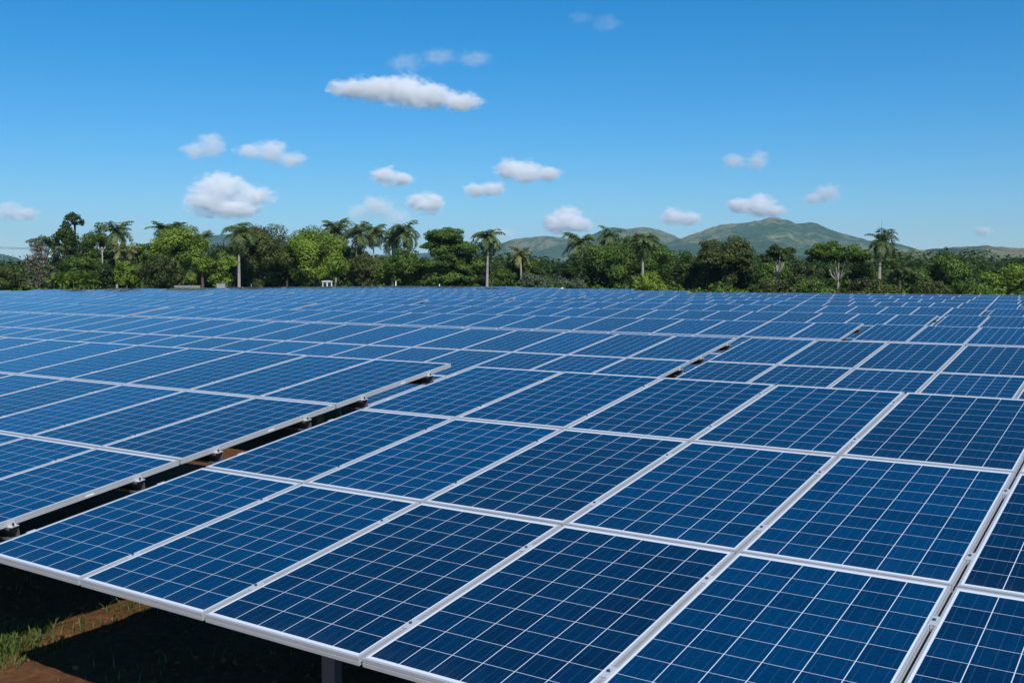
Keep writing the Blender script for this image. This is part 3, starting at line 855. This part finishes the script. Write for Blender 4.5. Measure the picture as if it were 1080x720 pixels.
belt('undergrowth', 'low green scrub growing along the far edge of the solar field',
     [(-60, 112), (150, 116), (330, 128), (520, 128), (640, 124), (740, 108), (860, 96), (1000, 92), (1140, 90)], 620, 2.0, 'mid', 0.34, 3)
belt('distant_wood', 'far wood closing the view behind the nearer trees',
     [(-80, 190), (200, 190), (500, 200), (700, 190), (900, 170), (1150, 160)], 650, 6.5, 'dark', 0.6, 8)
belt('undergrowth', 'shaded dark green thicket between the trunks behind the solar field',
     [(-60, 120), (150, 124), (330, 140), (520, 140), (560, 138), (740, 122), (860, 110), (1000, 106), (1140, 104)], 700, 4.6, 'dark', 0.36, 13)

# ------------------------------------------------------------------ hut, power pole, wall, person
WHITE = mat_plain('white_paint', (0.72, 0.72, 0.70), 0.7, 0.06, 3)
DARKG = mat_plain('dark_opening', (0.02, 0.022, 0.025), 0.3, 0.2)
ROOF = mat_plain('pale_roof', (0.62, 0.63, 0.62), 0.6, 0.1)
CONC = mat_plain('pale_concrete', (0.30, 0.285, 0.26), 0.9, 0.2, 2)
WOODP = mat_plain('weathered_pole', (0.30, 0.28, 0.25), 0.9, 0.2, 2)
WIRE = mat_plain('dark_wire', (0.05, 0.05, 0.05), 0.6, 0.1)
yaw = math.atan2(FWD[1], FWD[0]) - math.pi / 2
p = at(345.5, 292.6, 121)
hut = thing('guard_hut', 'small white hut with two dark windows in front of the lime-green tree', 'hut', (p[0], p[1], 0), (0, 0, yaw + 0.08))
hz = CAM[2] - (297.2 - 292.6) * 121 / FPX
mb = MB()
mb.extrude([(-0.55, 0), (0.55, 0), (0.55, hz), (-0.55, hz)], (0, -0.45, 0), (0, 0.45, 0), (1, 0, 0), (0, 0, 1)); mb.build('wall', WHITE, hut)
MB().extrude([(-0.64, hz + 0.002), (0.64, hz + 0.002), (0.64, hz + 0.06), (0.1, hz + 0.16), (-0.64, hz + 0.12)], (0, -0.55, 0), (0, 0.55, 0), (1, 0, 0), (0, 0, 1)).build('roof', ROOF, hut)
for x in (-0.27, 0.25):
    f_ = MB().box(x - 0.19, x + 0.19, -0.472, -0.4505, hz - 0.62, hz - 0.10).build('window', DARKG, hut)
    MB().box(x - 0.21, x + 0.21, -0.49, -0.473, hz - 0.66, hz - 0.625).build('sill', WHITE, f_)
p = at(108.5, 292.6, 113); zt = CAM[2] + (292.6 - 260.5) * 113 / FPX
pole = thing('utility_pole', 'thin pale utility pole with a crossarm among the trees at left', 'utility pole', (p[0], p[1], 0), (0, 0, yaw))
MB().tube([(0, 0, -0.2), (0, 0, zt)], [0.09, 0.06], 9).build('pole', WOODP, pole, True)
MB().box(-0.42, 0.42, -0.145, -0.085, zt - 0.22, zt - 0.12).build('crossarm', WOODP, pole)
for x in (-0.36, 0.36):
    MB().tube([(x, -0.115, zt - 0.119), (x, -0.115, zt - 0.06), (x, -0.115, zt + 0.02)], [0.03, 0.045, 0.02], 7).build('insulator', WHITE, pole, True)
for k, (vv, uu) in enumerate(((261.5, 104.5), (262.3, 112.5))):
    a0 = at(uu, vv, 113); a1 = at(-90, 256 + 2 * k, 120)
    pts = [a0 + (a1 - a0) * q + np.array([0, 0, -0.9 * 4 * q * (1 - q) * 0.25]) for q in np.linspace(0, 1, 12)]
    tag(MB().tube(pts, 0.018, 5).build('power_line', WIRE), ['upper', 'lower'][k] + ' of two thin power lines running left from the utility pole', 'cable')
def low_wall(u0, u1, v, d, th, label, name, cat, mat):
    a0, a1 = at(u0, v, d), at(u1, v, d)
    dr = (a1 - a0); L_ = np.linalg.norm(dr[:2]); ang = math.atan2(dr[1], dr[0])
    o = MB().box(0, L_, 0, th, 0, a0[2] - 0.05).box(-0.04, L_ + 0.04, -0.04, th + 0.04, a0[2] - 0.048, a0[2] + 0.03)
    w = thing(name, label, cat, (a0[0], a0[1], 0), (0, 0, ang))
    MB().box(0, L_, 0, th, 0, a0[2] - 0.05).build('wall', mat, w); MB().box(-0.04, L_ + 0.04, -0.04, th + 0.04, a0[2] - 0.048, a0[2] + 0.03).build('coping', mat, w)
low_wall(184, 211, 301.4, 104, 0.25, 'long pale low wall under the bright tree', 'low_wall', 'wall', CONC)
low_wall(-30, 7, 292.5, 125, 0.3, 'pale wall end at the left edge beyond the panels', 'low_wall', 'wall', CONC)
low_wall(228.5, 237.5, 299.0, 102, 0.7, 'small pale concrete block left of the pale palm trunk', 'concrete_block', 'block', CONC)
for k, (u, v) in enumerate(((417.5, 296.8), (463.5, 300.2), (265, 300))):
    p = at(u, v, 121)
    pt = thing('marker_post', ['thin white post under the olive tree', 'short white post below the layered tree', 'stubby white post near the pale palm trunk'][k], 'post', (p[0], p[1], 0))
    MB().tube([(0, 0, -0.1), (0, 0, p[2])], 0.06, 8).build('shaft', WHITE, pt, True)
    MB().tube([(0, 0, p[2] + 0.001), (0, 0, p[2] + 0.05), (0, 0, p[2] + 0.08)], [0.075, 0.075, 0.02], 8).build('cap', WHITE, pt, True)

# a worker standing between the far rows, seen from the chest up
def worker(u, v_top, d, label):
    p = at(u, v_top, d); H = p[2]
    bm = bmesh.new(); lay = bm.verts.layers.skin.verify()
    k = H / 1.76
    J = dict(pel=(0, 0, .95, .13), wa=(0, 0, 1.08, .12), ch=(0, 0, 1.32, .155), ne=(0, 0, 1.49, .06), he=(0, -.01, 1.58, .085), tp=(0, 0, 1.70, .08),
             ls=(-.19, 0, 1.40, .06), le=(-.26, -.04, 1.13, .045), lh=(-.22, -.22, .95, .035), rs=(.19, 0, 1.40, .06), re=(.27, -.03, 1.13, .045), rh=(.24, -.20, .95, .035),
             lp=(-.10, 0, .90, .09), lk=(-.11, -.02, .50, .06), la=(-.11, .02, .08, .045), lt=(-.11, -.14, .04, .04), rp=(.10, 0, .90, .09), rk=(.11, -.02, .50, .06), ra=(.11, .02, .08, .045), rt=(.11, -.14, .04, .04))
    vt = {}
    for n_, (x, y, z, rr) in J.items():
        q = bm.verts.new((x * k, y * k, z * k)); q[lay].radius = (rr * k, rr * k); vt[n_] = q
        q[lay].use_root = n_ == 'pel'
    for a_, b_ in (('pel', 'wa'), ('wa', 'ch'), ('ch', 'ne'), ('ne', 'he'), ('he', 'tp'), ('ch', 'ls'), ('ls', 'le'), ('le', 'lh'), ('ch', 'rs'), ('rs', 're'), ('re', 'rh'),
                   ('pel', 'lp'), ('lp', 'lk'), ('lk', 'la'), ('la', 'lt'), ('pel', 'rp'), ('rp', 'rk'), ('rk', 'ra'), ('ra', 'rt')):
        bm.edges.new((vt[a_], vt[b_]))
    me = bpy.data.meshes.new('body'); bm.to_mesh(me); bm.free()
    t = NT('worker_clothes')
    s_ = t.n.new('ShaderNodeSeparateXYZ'); t.l.new(t.coord('Object'), s_.inputs[0])
    c1 = t.mix(t.m('GREATER_THAN', s_.outputs[2], 0.95 * k), (0.05, 0.06, 0.10, 1), (0.60, 0.20, 0.13, 1))
    t.bsdf(t.mix(t.m('GREATER_THAN', s_.outputs[2], 1.49 * k), c1, (0.28, 0.16, 0.10, 1)), 0.85, 0, 0.2)
    me.materials.append(t.mat)
    T = thing('person', label, 'person', (p[0], p[1], 0), (0, 0, yaw + 0.3))
    o = obj('body', me, T)
    o.modifiers.new('skin', 'SKIN').use_smooth_shade = True
    o.modifiers.new('sub', 'SUBSURF').render_levels = 2
    MB().tube([(0, 0, 1.655 * k), (0, 0, 1.67 * k), (0, 0, 1.672 * k), (0, 0, 1.73 * k), (0, 0, 1.76 * k)], [.17 * k, .17 * k, .10 * k, .095 * k, .05 * k], 14).build('hat', WHITE, T, True)
worker(593, 303.2, 88, 'person in a red shirt and white hat standing among the far rows')

# ------------------------------------------------------------------ clouds
def cloud(label, depth, blobs, dens, seed, detail=5.0):
    """blobs: (u, v, half width px, half height px); a real volume of vapour that fades at its rim"""
    S = depth / FPX
    cu = sum(b_[0] for b_ in blobs) / len(blobs); cv = sum(b_[1] for b_ in blobs) / len(blobs)
    c0 = at(cu, cv, depth)
    ax = np.array([RIGHT[0], RIGHT[1], 0]); ay = np.array([-RIGHT[1], RIGHT[0], 0])
    t = NT('cloud_vapour')
    co = t.coord('Object')
    n = t.n.new('ShaderNodeTexNoise'); n.inputs['Scale'].default_value = 4.2 / (28 * S); n.inputs['Detail'].default_value = detail; n.inputs['Roughness'].default_value = 0.6
    off = t.vm('ADD', t.vm('MULTIPLY', co, (0.75, 0.75, 1.25)), (seed * 977.0, seed * 331.0, 0)); t.l.new(off, n.inputs['Vector'])
    big = t.noise(off, 1.5 / (28 * S), 2, 0.5)
    dmin = None
    bmx = bmesh.new()
    for (u, v, w, h) in blobs:
        # in the cloud's own frame: x to the right, y away, z up
        loc = ((u - cu) * S, (random.random() - 0.5) * w * S * 0.3, (cv - v) * S)
        sc_ = (w * S, w * S * 0.8, h * S)
        q = t.vm('LENGTH', t.vm('DIVIDE', t.vm('SUBTRACT', co, loc), sc_))
        dmin = q if dmin is None else t.m('SMOOTH_MIN', dmin, q, 0.35)
        g = bmesh.ops.create_icosphere(bmx, subdivisions=2, radius=1.0)
        for vtx in g['verts']:
            vtx.co = Vector((vtx.co.x * sc_[0] * 1.12 + loc[0], vtx.co.y * sc_[1] * 1.12 + loc[1], vtx.co.z * sc_[2] * 1.15 + loc[2]))
    bmesh.ops.convex_hull(bmx, input=bmx.verts, use_existing_faces=False)
    bmesh.ops.delete(bmx, geom=[v_ for v_ in bmx.verts if not v_.link_faces], context='VERTS')
    inner = [f_ for f_ in bmx.faces]
    me = bpy.data.meshes.new('cloud'); bmx.to_mesh(me); bmx.free()
    # keep only the hull
    bm2 = bmesh.new()
    vs_ = [bm2.verts.new(v_.co) for v_ in me.vertices]
    res = bmesh.ops.convex_hull(bm2, input=vs_)
    junk = list({e for e in res['geom_interior'] + res['geom_unused'] if isinstance(e, bmesh.types.BMVert)})
    bmesh.ops.delete(bm2, geom=junk, context='VERTS')
    bm2.to_mesh(me); bm2.free()
    nn = t.m('ADD', t.m('MULTIPLY', t.m('SUBTRACT', n.outputs[0], 0.5), 1.45), t.m('MULTIPLY', t.m('SUBTRACT', big, 0.5), 0.9))
    d = t.maprange(t.m('ADD', dmin, nn), 0.90, 0.36 if dens < 3.5 else 0.42, 0.0, 1.0)
    d = t.m('MULTIPLY', t.m('POWER', d, 1.3), 1.7 * dens / (60 * S))
    pv = t.n.new('ShaderNodeVolumePrincipled')
    pv.inputs['Color'].default_value = (1.0, 1.0, 1.0, 1); pv.inputs['Anisotropy'].default_value = -0.45
    t.l.new(d, pv.inputs['Density']); t.l.new(pv.outputs[0], t.out.inputs['Volume'])
    me.materials.append(t.mat)
    o = obj('cloud', me); o.location = c0
    o.rotation_euler.z = math.atan2(RIGHT[1], RIGHT[0])
    tag(o, label, 'cloud', 'small fair-weather clouds')
    return o
DCL = 9500
cloud('largest white cloud, long and flat, highest of the dense clouds', DCL, [(372, 95, 28, 13), (402, 95, 32, 17), (428, 96, 34, 20), (452, 101, 32, 16), (486, 107, 28, 12)], 5, 1)
cloud('thin wispy veil just above the largest cloud', DCL + 900, [(428, 66, 24, 13), (466, 60, 26, 11), (500, 62, 26, 10)], 0.55, 2)
cloud('left of two soft clouds side by side at upper left', DCL, [(204, 158, 18, 12), (224, 152, 18, 17)], 2.6, 3)
cloud('right of two soft clouds side by side at upper left', DCL, [(264, 160, 20, 11), (288, 160, 22, 15), (308, 168, 18, 10)], 3.0, 4)
cloud('tall heaped cloud low over the dark olive tree', DCL, [(222, 212, 30, 18), (236, 198, 32, 18), (262, 206, 32, 13), (246, 220, 40, 12)], 5, 5)
cloud('small oval cloud above the round cloud in the centre', DCL, [(405, 186, 19, 13), (424, 189, 18, 9)], 6, 6)
cloud('small round cloud over the layered tree', DCL, [(445, 214, 20, 15), (456, 214, 16, 14)], 7, 7)
cloud('small ragged cloud between the round cloud and the bright oval one', DCL, [(502, 200, 17, 9), (520, 199, 17, 10)], 5.5, 8)
cloud('bright oval cloud with a thin tail on its right', DCL, [(541, 177, 23, 14), (556, 182, 22, 13), (580, 183, 18, 9)], 6, 9)
cloud('white peaked cloud just above the blue hills', DCL + 500, [(585, 237, 20, 12), (598, 231, 18, 15), (611, 238, 20, 10)], 8, 10)
cloud('small rounded cloud over the saddle between the hills', DCL, [(709, 228, 18, 12), (726, 230, 18, 10)], 6, 11)
cloud('faint double puff high over the mountain', DCL, [(775, 170, 15, 10), (799, 169, 17, 13)], 2.6, 12)
cloud('bright cloud touching the mountain top', DCL + 800, [(780, 217, 16, 9), (802, 217, 22, 14), (818, 222, 16, 9)], 7.5, 13)
cloud('faint cloud right of the mountain top', DCL, [(858, 210, 17, 9), (872, 203, 18, 12)], 3.0, 14)
cloud('small cloud at the left edge above the trees', DCL, [(10, 223, 18, 13), (26, 226, 17, 9)], 4.0, 15)
cloud('tiny cloud low at the right edge', DCL, [(1036, 243, 15, 8)], 4.5, 16)
cloud('pale cloud behind the central palms', DCL - 1600, [(378, 226, 16, 11), (400, 219, 26, 15), (420, 230, 20, 11)], 1.8, 17)
cloud('faint small cloud beside the lone royal palm', DCL - 1000, [(532, 247, 18, 8)], 2.0, 18)
cloud('very faint wisp near the top of the sky', DCL, [(614, 19, 16, 8), (640, 24, 20, 12)], 0.3, 19)

# ------------------------------------------------------------------ haze
t = NT('haze_air')
pv = t.n.new('ShaderNodeVolumePrincipled')
pv.inputs['Color'].default_value = (0.50, 0.76, 1.0, 1)
pv.inputs['Density'].default_value = 0.5 / 6200
t.l.new(pv.outputs[0], t.out.inputs['Volume'])
tag(MB().box(-6600, 6600, -6600, 6600, -1.8, 320).build('haze', t.mat), None, None, kind='stuff')
